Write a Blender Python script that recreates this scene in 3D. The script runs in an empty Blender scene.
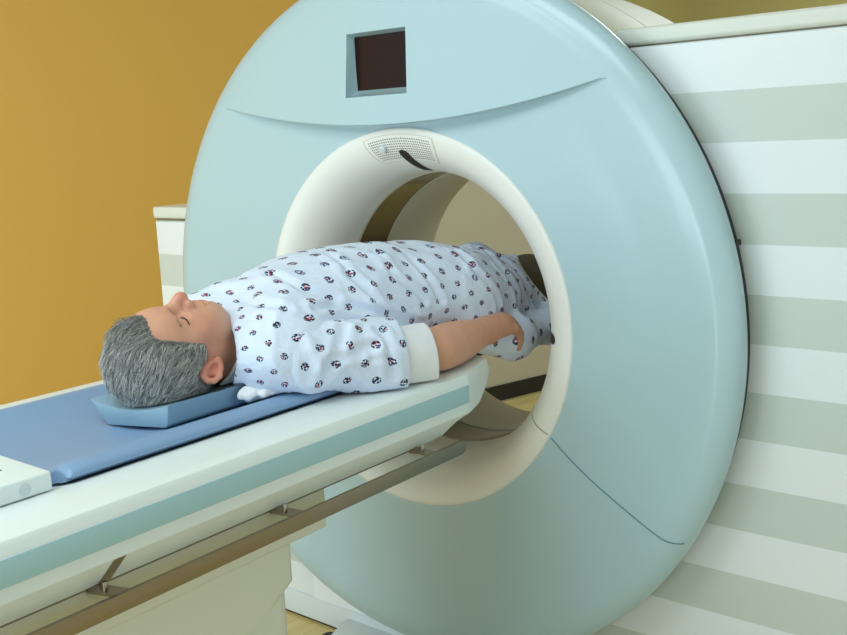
import bpy, bmesh, math, random
import numpy as np
from mathutils import Vector, Matrix
random.seed(7); RNG = np.random.default_rng(11)
SC = bpy.context.scene; COL = SC.collection
FLOOR = -1.005            # the bore axis is the Y axis, through the origin
rad = math.radians

# ------------------------------------------------------------------ materials
def new_mat(name, color, rough=0.5, metal=0.0, spec=0.5, coat=0.0, sss=0.0):
    m = bpy.data.materials.new(name); m.use_nodes = True
    b = m.node_tree.nodes['Principled BSDF']
    b.inputs['Base Color'].default_value = (*color, 1); b.inputs['Roughness'].default_value = rough
    b.inputs['Metallic'].default_value = metal; b.inputs['Specular IOR Level'].default_value = spec
    b.inputs['Coat Weight'].default_value = coat; b.inputs['Coat Roughness'].default_value = 0.15
    if sss:
        b.inputs['Subsurface Weight'].default_value = sss
        b.inputs['Subsurface Radius'].default_value = (1.0, 0.35, 0.2); b.inputs['Subsurface Scale'].default_value = 0.006
    return m
class NT:
    """small helper to write node graphs"""
    def __init__(s, m): s.t = m.node_tree; s.b = s.t.nodes['Principled BSDF']
    def n(s, kind, **kw):
        o = s.t.nodes.new(kind)
        for k, v in kw.items(): setattr(o, k, v)
        return o
    def link(s, a, b): s.t.links.new(a, b)
    def val(s, sock, v):
        if hasattr(v, 'is_output') or hasattr(v, 'links'): s.link(v, sock)
        else: sock.default_value = v
    def math(s, op, a, b=0.0, c=None):
        o = s.n('ShaderNodeMath', operation=op); s.val(o.inputs[0], a); s.val(o.inputs[1], b)
        if c is not None: s.val(o.inputs[2], c)
        return o.outputs[0]
    def mix(s, fac, a, b):
        o = s.n('ShaderNodeMix', data_type='RGBA'); s.val(o.inputs[0], fac); s.val(o.inputs[6], a); s.val(o.inputs[7], b)
        return o.outputs[2]
    def noise(s, vec, scale, detail=3.0, rough=0.5):
        o = s.n('ShaderNodeTexNoise'); s.link(vec, o.inputs['Vector']); o.inputs['Scale'].default_value = scale
        o.inputs['Detail'].default_value = detail; o.inputs['Roughness'].default_value = rough
        return o.outputs['Fac']
    def obj(s): return s.n('ShaderNodeTexCoord').outputs['Object']
    def uv(s): return s.n('ShaderNodeTexCoord').outputs['UV']
    def sep(s, vec):
        o = s.n('ShaderNodeSeparateXYZ'); s.link(vec, o.inputs[0]); return o.outputs
    def comb(s, x, y, z=0.0):
        o = s.n('ShaderNodeCombineXYZ'); s.val(o.inputs[0], x); s.val(o.inputs[1], y); s.val(o.inputs[2], z); return o.outputs[0]
    def bump(s, h, strength, dist=0.01):
        o = s.n('ShaderNodeBump'); s.link(h, o.inputs['Height']); o.inputs['Strength'].default_value = strength
        o.inputs['Distance'].default_value = dist; s.link(o.outputs[0], s.b.inputs['Normal'])
    def ramp(s, fac, stops, interp='LINEAR'):
        o = s.n('ShaderNodeValToRGB'); s.link(fac, o.inputs[0]); cr = o.color_ramp; cr.interpolation = interp
        while len(cr.elements) < len(stops): cr.elements.new(0.5)
        for e, (p, c) in zip(cr.elements, stops): e.position = p; e.color = (*c, 1)
        return o.outputs[0]
def C4(c): return (*c, 1)

def paint(name, color, rough, coat=0.0, peel=0.03):
    m = new_mat(name, color, rough, coat=coat); g = NT(m)
    g.bump(g.noise(g.obj(), 220.0, 2.0), peel, 0.002)
    return m
M = {}
M['teal'] = paint('teal_paint', (0.42, 0.585, 0.64), 0.30, 0.45)
M['teal_strip'] = paint('teal_strip_paint', (0.41, 0.63, 0.68), 0.4)
M['ring'] = paint('warm_white_plastic', (0.82, 0.83, 0.79), 0.34, 0.1)
M['bore'] = paint('bore_plastic', (0.66, 0.64, 0.55), 0.4)
M['drum'] = paint('drum_plastic', (0.66, 0.66, 0.58), 0.5)
M['table'] = paint('table_plastic', (0.79, 0.85, 0.83), 0.35, 0.1)
M['base'] = paint('pedestal_plastic', (0.74, 0.73, 0.60), 0.4)
M['lid'] = paint('lid_plastic', (0.72, 0.75, 0.69), 0.38)
M['plinth'] = paint('plinth_plastic', (0.66, 0.73, 0.75), 0.4)
M['black'] = new_mat('black_rubber', (0.012, 0.012, 0.013), 0.5)
M['trimline'] = new_mat('cream_trim', (0.62, 0.62, 0.5), 0.4)
M['seam'] = new_mat('seam_shadow', (0.10, 0.24, 0.29), 0.5)
M['seam_ring'] = new_mat('ring_seam', (0.22, 0.19, 0.12), 0.5)
M['screen'] = new_mat('dark_display', (0.016, 0.003, 0.002), 0.18, spec=0.25)
M['tint'] = new_mat('tinted_window', (0.085, 0.05, 0.018), 0.16, spec=0.6)
M['steel'] = new_mat('brushed_steel', (0.34, 0.285, 0.22), 0.33, metal=1.0)
g = NT(M['steel']); v = g.sep(g.obj())
g.bump(g.noise(g.comb(g.math('MULTIPLY', v[0], 300.0), g.math('MULTIPLY', v[1], 6.0), g.math('MULTIPLY', v[2], 300.0)), 4.0, 3.0), 0.08, 0.001)
M['chrome'] = new_mat('polished_metal', (0.6, 0.62, 0.62), 0.2, metal=1.0)
M['vinyl'] = new_mat('blue_vinyl', (0.225, 0.36, 0.56), 0.42)
g = NT(M['vinyl']); g.bump(g.noise(g.obj(), 420.0, 3.0), 0.1, 0.001)
M['pad'] = new_mat('pale_blue_vinyl', (0.25, 0.40, 0.52), 0.36)
g = NT(M['pad']); g.bump(g.noise(g.obj(), 300.0, 3.0), 0.08, 0.001)
M['box'] = paint('white_box_plastic', (0.80, 0.87, 0.86), 0.4)
M['disc'] = new_mat('pale_button', (0.62, 0.70, 0.70), 0.3)

# striped cabinet laminate
def stripes(name, top_z, pitch):
    m = new_mat(name, (1, 1, 1), 0.42); g = NT(m); z = g.sep(g.obj())[2]
    k = g.math('DIVIDE', g.math('SUBTRACT', top_z, z), pitch)
    k = g.math('FRACT', g.math('MULTIPLY', k, 0.5))
    grey = g.math('LESS_THAN', k, 0.5)
    top = g.math('LESS_THAN', z, top_z)
    g.link(g.mix(g.math('MULTIPLY', grey, top), C4((0.79, 0.84, 0.86)), C4((0.585, 0.65, 0.615))), g.b.inputs['Base Color'])
    return m
M['stripe'] = stripes('striped_laminate', 0.5295, 0.1033); M['stripe_low'] = stripes('striped_laminate_low', 0.5465, 0.1051)

def wall_mat(name, c1, c2):
    m = new_mat(name, c1, 0.75, spec=0.25); g = NT(m); o = g.obj()
    g.link(g.mix(g.noise(o, 1.3, 4.0), C4(c1), C4(c2)), g.b.inputs['Base Color'])
    g.bump(g.noise(o, 160.0, 4.0), 0.12, 0.002); return m
M['ochre'] = wall_mat('ochre_wall_paint', (0.76, 0.45, 0.10), (0.74, 0.43, 0.095))
M['olive'] = wall_mat('buff_wall_paint', (0.54, 0.46, 0.19), (0.52, 0.44, 0.17))
M['beige'] = wall_mat('beige_wall', (0.56, 0.50, 0.39), (0.53, 0.47, 0.36))
M['ceiling'] = wall_mat('ceiling_paint', (0.82, 0.83, 0.82), (0.79, 0.80, 0.79))

def wood():
    m = new_mat('light_oak_floor', (0.6, 0.4, 0.2), 0.35); g = NT(m); v = g.sep(g.obj())
    px = g.math('DIVIDE', v[0], 0.09); row = g.math('FLOOR', px)
    wn = g.n('ShaderNodeTexWhiteNoise', noise_dimensions='1D'); g.link(row, wn.inputs['W'])
    py = g.math('ADD', g.math('DIVIDE', v[1], 1.1), wn.outputs['Value'])
    w2 = g.n('ShaderNodeTexWhiteNoise', noise_dimensions='2D'); g.link(g.comb(row, g.math('FLOOR', py)), w2.inputs['Vector'])
    grain = g.noise(g.comb(g.math('MULTIPLY', v[0], 26.0), g.math('MULTIPLY', v[1], 2.2), w2.outputs['Value']), 3.0, 6.0, 0.6)
    tone = g.math('ADD', g.math('MULTIPLY', grain, 0.6), g.math('MULTIPLY', w2.outputs['Value'], 0.4))
    col = g.ramp(tone, [(0.2, (0.58, 0.44, 0.16)), (0.55, (0.74, 0.60, 0.26)), (0.85, (0.80, 0.67, 0.34))])
    edge = g.math('LESS_THAN', g.math('FRACT', px), 0.02)
    g.link(g.mix(g.math('MULTIPLY', edge, 0.6), col, C4((0.25, 0.14, 0.05))), g.b.inputs['Base Color'])
    g.bump(grain, 0.05, 0.002); return m
M['wood'] = wood()

def skin():
    m = new_mat('skin', (0.62, 0.34, 0.23), 0.47, spec=0.4, sss=0.12); g = NT(m); o = g.obj()
    base = g.mix(g.noise(o, 38.0, 5.0, 0.6), C4((0.735, 0.385, 0.255)), C4((0.62, 0.305, 0.20)))
    def spot(col, p, r, strength):
        nonlocal base
        d = g.n('ShaderNodeVectorMath', operation='DISTANCE'); g.link(o, d.inputs[0]); d.inputs[1].default_value = p
        f = g.math('MULTIPLY', g.math('SUBTRACT', 1.0, g.math('MINIMUM', g.math('DIVIDE', d.outputs['Value'], r), 1.0)), strength)
        base = g.mix(f, base, C4(col))
    for s in (-1, 1):
        spot((0.62, 0.22, 0.16), (0.02 + s*0.055, -0.735, 0.11), 0.045, 0.6)      # cheeks
        spot((0.66, 0.20, 0.15), (0.02 + s*0.09, -0.75, 0.042), 0.05, 0.8)        # ears
        spot((0.42, 0.29, 0.24), (0.02 + s*0.045, -0.675, 0.10), 0.045, 0.55)     # stubble
    spot((0.66, 0.23, 0.17), (0.02, -0.735, 0.175), 0.03, 0.9)                    # nose
    spot((0.42, 0.29, 0.24), (0.02, -0.655, 0.135), 0.05, 0.5)
    for y in (-0.697, -0.683): spot((0.55, 0.17, 0.15), (0.02, y, 0.156), 0.016, 0.8)   # lips
    g.link(base, g.b.inputs['Base Color'])
    g.bump(g.noise(o, 700.0, 3.0), 0.1, 0.001); return m
M['skin'] = skin()

M['lash'] = new_mat('lash_shadow', (0.05, 0.022, 0.014), 0.7)
M['lip'] = new_mat('lip_shadow', (0.13, 0.035, 0.03), 0.6)
def hair_mat(name, dark, light):
    m = new_mat(name, light, 0.45, spec=0.4); g = NT(m); at = g.n('ShaderNodeAttribute', attribute_name='tone')
    g.link(g.ramp(at.outputs['Fac'], [(0.0, dark), (0.45, tuple(0.6*a + 0.4*b for a, b in zip(dark, light))), (1.0, light)]), g.b.inputs['Base Color'])
    return m
M['hair'] = hair_mat('grey_hair', (0.06, 0.05, 0.045), (0.80, 0.80, 0.76))
M['browhair'] = hair_mat('grey_brown_brow', (0.10, 0.055, 0.035), (0.30, 0.21, 0.15))

def gown_mat():
    m = new_mat('printed_cotton', (0.75, 0.8, 0.9), 0.8, spec=0.2); g = NT(m); uv = g.uv(); o = g.obj()
    wob = g.n('ShaderNodeTexNoise'); g.link(uv, wob.inputs['Vector']); wob.inputs['Scale'].default_value = 9.0
    wv = g.sep(wob.outputs['Color']); s = g.sep(uv)
    u = g.math('ADD', s[0], g.math('MULTIPLY', g.math('SUBTRACT', wv[0], 0.5), 0.02))
    v = g.math('ADD', s[1], g.math('MULTIPLY', g.math('SUBTRACT', wv[1], 0.5), 0.02))
    PU, PV = 0.040, 0.062                                   # sprigs stand in a staggered lattice
    ru = g.math('DIVIDE', u, PU); iu = g.math('FLOOR', ru)
    stag = g.math('MULTIPLY', g.math('MODULO', g.math('ADD', iu, 200.0), 2.0), 0.5)
    rv = g.math('ADD', g.math('DIVIDE', v, PV), stag); iv = g.math('FLOOR', rv)
    du = g.math('MULTIPLY', g.math('SUBTRACT', g.math('SUBTRACT', ru, iu), 0.5), PU)
    dv = g.math('MULTIPLY', g.math('SUBTRACT', g.math('SUBTRACT', rv, iv), 0.5), PV)
    r = g.math('SQRT', g.math('ADD', g.math('MULTIPLY', du, du), g.math('MULTIPLY', dv, dv)))
    inside = g.math('LESS_THAN', r, 0.0092)
    # every sprig is a ring of dots around a red heart, turned differently in each cell
    vor = g.n('ShaderNodeTexVoronoi', voronoi_dimensions='2D'); vor.inputs['Randomness'].default_value = 0.8
    vor.inputs['Scale'].default_value = 1.0
    off = g.n('ShaderNodeTexWhiteNoise', noise_dimensions='2D'); g.link(g.comb(iu, iv), off.inputs['Vector'])
    oc = g.sep(off.outputs['Color'])
    g.link(g.comb(g.math('ADD', g.math('DIVIDE', du, 0.0047), g.math('MULTIPLY', oc[0], 37.0)),
                  g.math('ADD', g.math('DIVIDE', dv, 0.0047), g.math('MULTIPLY', oc[1], 53.0))), vor.inputs['Vector'])
    dot = g.math('MULTIPLY', g.math('LESS_THAN', vor.outputs['Distance'], 0.52), inside)
    pick = g.sep(vor.outputs['Color'])[0]
    red_in = g.math('LESS_THAN', r, 0.0042)
    outer = g.ramp(pick, [(0.0, (0.012, 0.014, 0.035)), (0.52, (0.03, 0.07, 0.20)), (0.66, (0.04, 0.20, 0.32)), (0.80, (0.38, 0.05, 0.11)), (0.87, (0.015, 0.015, 0.04))], 'CONSTANT')
    inner = g.ramp(pick, [(0.0, (0.42, 0.03, 0.09)), (0.55, (0.02, 0.02, 0.05))], 'CONSTANT')
    ink = g.mix(red_in, outer, inner)
    cloth = g.mix(g.noise(uv, 30.0, 4.0), C4((0.70, 0.79, 0.96)), C4((0.75, 0.83, 0.97)))
    g.link(g.mix(dot, cloth, ink), g.b.inputs['Base Color'])
    weave = g.noise(uv, 900.0, 1.0)
    crease = g.noise(uv, 22.0, 5.0, 0.62)
    g.bump(g.math('ADD', g.math('MULTIPLY', crease, 1.0), g.math('MULTIPLY', weave, 0.03)), 0.45, 0.012)
    return m
M['gown'] = gown_mat()
def knit():
    m = new_mat('white_knit', (0.84, 0.85, 0.87), 0.85, spec=0.2); g = NT(m); v = g.sep(g.uv())
    rib = g.math('SINE', g.math('MULTIPLY', v[1], 900.0))
    g.bump(g.math('ADD', g.math('MULTIPLY', rib, 0.05), g.noise(g.obj(), 28.0, 4.0)), 0.25, 0.006); return m
M['knit'] = knit()
M['trouser'] = new_mat('olive_brown_cotton', (0.085, 0.068, 0.035), 0.85)
M['carbon'] = new_mat('dark_cradle', (0.03, 0.02, 0.014), 0.4)

def grille_mat():
    m = new_mat('perforated_plastic', (0.8, 0.8, 0.75), 0.35); g = NT(m); v = g.sep(g.uv())
    row = g.math('MULTIPLY', v[1], 11.0); col = g.math('MULTIPLY', v[0], 30.0)
    fu = g.math('SUBTRACT', g.math('FRACT', col), 0.5); fv = g.math('SUBTRACT', g.math('FRACT', row), 0.5)
    r = g.math('SQRT', g.math('ADD', g.math('MULTIPLY', fu, fu), g.math('MULTIPLY', fv, fv)))
    hole = g.math('LESS_THAN', r, 0.3)
    def inn(x, a, b): return g.math('MULTIPLY', g.math('GREATER_THAN', x, a), g.math('LESS_THAN', x, b))
    keep = g.math('MULTIPLY', inn(v[0], 0.045, 0.955), inn(v[1], 0.07, 0.93))
    g.link(g.mix(g.math('MULTIPLY', hole, keep), C4((0.82, 0.83, 0.79)), C4((0.09, 0.08, 0.07))), g.b.inputs['Base Color'])
    return m
M['grille'] = grille_mat()

# ------------------------------------------------------------------ object helpers
def link_mesh(name, verts, faces, mat, parent=None, smooth=True, uvs=None, attr=None, sharp=None):
    me = bpy.data.meshes.new(name)
    if isinstance(verts, np.ndarray): verts = verts.tolist()
    if isinstance(faces, np.ndarray): faces = faces.tolist()
    me.from_pydata(verts, [], faces); me.update()
    return finish(name, me, mat, parent, smooth, uvs, attr, sharp)
def finish(name, me, mat, parent=None, smooth=True, uvs=None, attr=None, sharp=None):
    me.materials.append(mat)
    if smooth:
        me.polygons.foreach_set('use_smooth', [True]*len(me.polygons))
        if sharp: me.set_sharp_from_angle(angle=rad(sharp))
    if uvs is not None:
        idx = np.empty(len(me.loops), dtype=np.int32); me.loops.foreach_get('vertex_index', idx)
        l = me.uv_layers.new(name='UVMap'); l.data.foreach_set('uv', np.asarray(uvs, dtype=np.float32)[idx].ravel())
    if attr is not None:
        a = me.attributes.new('tone', 'FLOAT', 'POINT'); a.data.foreach_set('value', np.asarray(attr, dtype=np.float32))
    me.update()
    o = bpy.data.objects.new(name, me); COL.objects.link(o)
    if parent is not None: set_parent(o, parent)
    return o
def set_parent(o, p):
    o.parent = p
    m = Matrix.Identity(4); q = p
    loc = Vector((0, 0, 0))
    while q is not None: loc += q.location; q = q.parent
    o.location = -loc if o.location.length == 0 else o.location - loc
def empty(name, loc, label, cat, group=None):
    o = bpy.data.objects.new(name, None); COL.objects.link(o); o.location = loc; o.empty_display_size = 0.05
    tag(o, label, cat, group); return o
def tag(o, label, cat, group=None):
    o['label'] = label; o['category'] = cat
    if group: o['group'] = group
def struct(o): o['kind'] = 'structure'; return o

def bm_obj(name, bm, mat, parent=None, smooth=True, sharp=35):
    bmesh.ops.recalc_face_normals(bm, faces=bm.faces[:])
    me = bpy.data.meshes.new(name); bm.to_mesh(me); bm.free()
    return finish(name, me, mat, parent, smooth, sharp=sharp)
def bm_box(bm, x0, x1, y0, y1, z0, z1, bevel=0.0, seg=3):
    v = [bm.verts.new(p) for p in ((x0,y0,z0),(x1,y0,z0),(x1,y1,z0),(x0,y1,z0),(x0,y0,z1),(x1,y0,z1),(x1,y1,z1),(x0,y1,z1))]
    fs = [bm.faces.new([v[i] for i in f]) for f in ((3,2,1,0),(4,5,6,7),(0,1,5,4),(1,2,6,5),(2,3,7,6),(3,0,4,7))]
    if bevel:
        es = list({e for f in fs for e in f.edges})
        bmesh.ops.bevel(bm, geom=es, offset=bevel, segments=seg, profile=0.5, affect='EDGES')
def box(name, x0, x1, y0, y1, z0, z1, mat, parent=None, bevel=0.004, seg=3):
    bm = bmesh.new(); bm_box(bm, x0, x1, y0, y1, z0, z1, bevel, seg); return bm_obj(name, bm, mat, parent)
def prism(name, pts, axis, a0, a1, mat, parent=None, bevel=0.0, seg=3, sharp=35):
    """extrude a polygon of (u,v) along an axis: axis 'x' -> (y,z), 'y' -> (x,z)"""
    bm = bmesh.new()
    f3 = (lambda u, v, a: (a, u, v)) if axis == 'x' else ((lambda u, v, a: (u, a, v)) if axis == 'y' else (lambda u, v, a: (u, v, a)))
    A = [bm.verts.new(f3(u, v, a0)) for u, v in pts]; B = [bm.verts.new(f3(u, v, a1)) for u, v in pts]
    f1 = bm.faces.new(A); f2 = bm.faces.new(B[::-1]); n = len(pts)
    for i in range(n): bm.faces.new((A[i], B[i], B[(i+1) % n], A[(i+1) % n]))
    if bevel:
        es = list(set(f1.edges) | set(f2.edges)); bmesh.ops.bevel(bm, geom=es, offset=bevel, segments=seg, profile=0.5, affect='EDGES')
    return bm_obj(name, bm, mat, parent, sharp=sharp)
def revolve(name, prof, mat, parent=None, n=192, closed=True, sharp=40):
    """profile of (r, y) turned round the Y axis"""
    P = np.array(prof); t = np.linspace(0, 2*np.pi, n, endpoint=False); m = len(P)
    V = np.stack([P[None,:,0]*np.cos(t)[:,None], np.repeat(P[None,:,1], n, 0), P[None,:,0]*np.sin(t)[:,None]], -1).reshape(-1, 3)
    F = []
    for i in range(n):
        j = (i+1) % n
        for k in range(m if closed else m-1):
            l = (k+1) % m; F.append((i*m+k, i*m+l, j*m+l, j*m+k))
    bm = bmesh.new(); vs = [bm.verts.new(v) for v in V]
    for f in F: bm.faces.new([vs[i] for i in f])
    return bm_obj(name, bm, mat, parent, sharp=sharp)
def tube(bm, pts, r, n=8, cap=True):
    pts = [Vector(p) for p in pts]; rings = []
    for i, p in enumerate(pts):
        d = (pts[min(i+1, len(pts)-1)] - pts[max(i-1, 0)]).normalized()
        a = d.orthogonal().normalized() if i == 0 else (prev - d*prev.dot(d)).normalized()
        prev = a; b = d.cross(a); rr = r[i] if hasattr(r, '__len__') else r
        rings.append([bm.verts.new(p + (a*math.cos(q) + b*math.sin(q))*rr) for q in [2*math.pi*k/n for k in range(n)]])
    for A, B in zip(rings, rings[1:]):
        for k in range(n): bm.faces.new((A[k], A[(k+1) % n], B[(k+1) % n], B[k]))
    if cap: bm.faces.new(rings[0][::-1]); bm.faces.new(rings[-1])
def strap(bm, pts, width_dir, w, th):
    """flat metal strap along a polyline, flat side square to the path"""
    pts = [Vector(p) for p in pts]; wd = Vector(width_dir).normalized(); rings = []
    for i, p in enumerate(pts):
        d = (pts[min(i+1, len(pts)-1)] - pts[max(i-1, 0)]).normalized(); nn = d.cross(wd).normalized()
        rings.append([bm.verts.new(p + wd*(sx*w/2) + nn*(sy*th/2)) for sx, sy in ((-1,-1),(1,-1),(1,1),(-1,1))])
    for A, B in zip(rings, rings[1:]):
        for k in range(4): bm.faces.new((A[k], A[(k+1) % 4], B[(k+1) % 4], B[k]))
    bm.faces.new(rings[0][::-1]); bm.faces.new(rings[-1])

# ------------------------------------------------------------------ the room
a = np.array([-1.391, 2.516]); d = np.array([0.2614, 0.9652]); nrm = np.array([-0.9652, 0.2614])
corner = a + d*1.652; CEIL = 1.78
def wall_seg(name, p, q, z0, z1, th, mat, out):
    p = np.array(p); q = np.array(q); o = np.array(out)*th
    V = [(*p, z0), (*q, z0), (*(q+o), z0), (*(p+o), z0), (*p, z1), (*q, z1), (*(q+o), z1), (*(p+o), z1)]
    bm = bmesh.new(); v = [bm.verts.new(x) for x in V]
    for f in ((3,2,1,0),(4,5,6,7),(0,1,5,4),(1,2,6,5),(2,3,7,6),(3,0,4,7)): bm.faces.new([v[i] for i in f])
    return struct(bm_obj(name, bm, mat, None, smooth=False))
s0, s1 = -0.95, 0.62                    # stretch of the left wall coloured beige, between ochre and buff
pl = lambda s: a + d*s
wall_seg('wall_left', pl(-6.0), pl(s0), FLOOR, CEIL, 0.12, M['ochre'], nrm)
wall_seg('wall_rear_left', pl(s0), pl(s1), FLOOR, CEIL, 0.12, M['beige'], nrm)
wall_seg('wall_corner', pl(s1), corner + d*0.12, FLOOR, CEIL, 0.12, M['olive'], nrm)
e = np.array([0.9652, -0.2614])
wall_seg('wall_back', corner, corner + e*6.0, FLOOR, CEIL, 0.12, M['olive'], d)
wall_seg('baseboard_left', pl(-6.0) , corner, FLOOR + 0.012, FLOOR + 0.098, 0.012, M['black'], -nrm)
wall_seg('trim_1', pl(-6.0), corner, FLOOR, FLOOR + 0.012, 0.02, M['chrome'], -nrm)
wall_seg('baseboard_back', corner, corner + e*6.0, FLOOR, FLOOR + 0.098, 0.012, M['black'], -d)
struct(box('floor', -5, 6.5, -5, 6.5, FLOOR - 0.1, FLOOR, M['wood'], None, 0))
struct(box('ceiling', -5, 6.5, -5, 6.5, CEIL, CEIL + 0.1, M['ceiling'], None, 0))

# ------------------------------------------------------------------ the scanner
scan = empty('ct_scanner', (0, 0.2, FLOOR), 'large round teal scanner gantry with a white bore ring, the man lying into it', 'medical scanner')
RD, RF = 0.8690, 0.488
PROF = [(0.47, -0.020), (0.49, -0.026), (0.56, -0.031), (0.64, -0.038), (0.70, -0.043), (0.75, -0.049), (0.79, -0.0540), (0.815, -0.0570), (0.836, -0.0580), (0.852, -0.0560), (0.864, -0.0500), (0.872, -0.0400), (0.876, -0.0270), (0.8765, -0.0100), (0.8755, 0.004), (RD, 0.016)]
PR = np.array(PROF)
def rim_fix(th): return 1.0
def ybase(r):
    if r <= 0.83: return np.interp(r, PR[:,0], PR[:,1])
    return -0.022 - 0.0362*max(0.0, 1 - min(1.0, (r - 0.83)/0.0575)**2)**0.45
XC = 0.595
def crease_r(th):
    """radius of the smile crease at angle th (curve z = .5 + .2 x^2)"""
    c, s = math.cos(th), math.sin(th)
    A, B, Cc = 0.2*c*c, -s, 0.5
    if A < 1e-9: return 0.5/s
    return (-B - math.sqrt(max(B*B - 4*A*Cc, 0)))/(2*A)
TH0 = math.atan2(0.5 + 0.2*XC*XC, XC)
def crease(th):
    t = (th + math.pi) % (2*math.pi) - math.pi
    if TH0 <= t <= math.pi - TH0:
        r = crease_r(t); x = r*math.cos(t); k = max(0.0, 1 - (x/XC)**2)
        return min(r, 0.826), 0.040*k**0.8 + 0.001
    return min(0.826, math.hypot(XC, 0.5 + 0.2*XC*XC)), 0.0
def ysurf(r, th):
    rc, h = crease(th); y = float(ybase(r))
    if h > 0:
        if r >= rc: y -= h*max(0.0, 1 - (r - rc)/(0.835 - rc))
        else: y += 0.010*(h/0.04)*math.exp(-((r - rc)/0.03)**2)
    return y
def front_cover():
    n = 480; V = []; F = []; NA, NB = 34, 40
    for i in range(n):
        th = 2*math.pi*i/n; rc, h = crease(th); c, s = math.cos(th), math.sin(th)
        ring = []
        ra = [0.47 + (rc - 0.0015 - 0.47)*(k/(NA-1)) for k in range(NA)]
        rb = [rc + (0.83 - rc)*(k/(NB-1)) for k in range(NB)]
        for r in ra: ring.append((r, ysurf(min(r, rc - 1e-4), th)))
        for r in rb: ring.append((r, ysurf(r, th)))
        ring += [(0.83 + 0.0575*math.sin(q), -0.022 - 0.0362*math.cos(q)**0.9) for q in [rad(6*k) for k in range(1, 15)]] + [(0.8872, -0.018), (0.882, -0.002), (RD + 0.005, 0.011), (RD, 0.016)]
        ring += [(RD, 0.022), (RD - 0.02, 0.026), (0.47, 0.026)]
        for r, y in ring: V.append((r*c, y, r*s))
    m = NA + NB + 21
    bm = bmesh.new(); vs = [bm.verts.new(v) for v in V]
    for i in range(n):
        j = (i+1) % n
        for k in range(m): l = (k+1) % m; bm.faces.new((vs[i*m+k], vs[i*m+l], vs[j*m+l], vs[j*m+k]))
    o = bm_obj('front_cover', bm, M['teal'], None, sharp=32)
    # display recess cut into the upper panel
    cut = bmesh.new(); yo, yi = -0.09, -0.030
    fo = [(-0.131, 0.570), (0.068, 0.570), (0.068, 0.7245), (-0.122, 0.7245)]
    fi = [(-0.113, 0.588), (0.0675, 0.588), (0.0665, 0.718), (-0.1195, 0.718)]
    ym = -0.048
    L = [[cut.verts.new((x, yy, z)) for x, z in pts] for pts, yy in ((fo, yo), (fo, ym - 0.012), (fi, yi))]
    cut.faces.new(L[0]); cut.faces.new(L[2][::-1])
    for A, B in zip(L, L[1:]):
        for k in range(4): cut.faces.new((A[k], B[k], B[(k+1) % 4], A[(k+1) % 4]))
    co = bm_obj('cutter', cut, M['teal'], None, smooth=False)
    mod = o.modifiers.new('b', 'BOOLEAN'); mod.object = co; mod.operation = 'DIFFERENCE'; mod.solver = 'EXACT'
    me = bpy.data.meshes.new_from_object(o.evaluated_get(bpy.context.evaluated_depsgraph_get()))
    o.modifiers.clear(); o.data = me; bpy.data.objects.remove(co)
    me.polygons.foreach_set('use_smooth', [True]*len(me.polygons)); me.set_sharp_from_angle(angle=rad(32))
    set_parent(o, scan)
    box('display_screen', -0.1190, 0.0680, -0.034, -0.022, 0.5870, 0.7185, M['screen'], o, 0.001, 1)
    return o
cover = front_cover(); cover['label'] = 'round teal front cover with a curved crease and square display recess'

def on_face(r, th, lift=0.0006): return (r*math.cos(th), ysurf(r, th) - lift, r*math.sin(th))
seam_pts = [(0.429, -0.243), (0.486, -0.288), (0.544, -0.326), (0.605, -0.360), (0.667, -0.391), (0.704, -0.408), (0.732, -0.419), (0.752, -0.4215), (0.762, -0.421), (0.768, -0.420)]
def smooth_path(p, n):
    p = np.array(p); t = np.linspace(0, len(p)-1, n); out = []
    for q in t:
        i = min(int(q), len(p)-2); f = q - i
        p0, p1, p2, p3 = p[max(i-1,0)], p[i], p[i+1], p[min(i+2,len(p)-1)]
        out.append(0.5*((2*p1) + (p2-p0)*f + (2*p0-5*p1+4*p2-p3)*f*f + (3*p1-p0-3*p2+p3)*f**3))
    return np.array(out)
bm = bmesh.new()
tube(bm, [on_face(math.hypot(x, z), math.atan2(z, x), 0.0002) for x, z in smooth_path(seam_pts, 60)], 0.0017, 6)
bm_obj('panel_seam', bm, M['seam'], cover)

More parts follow.
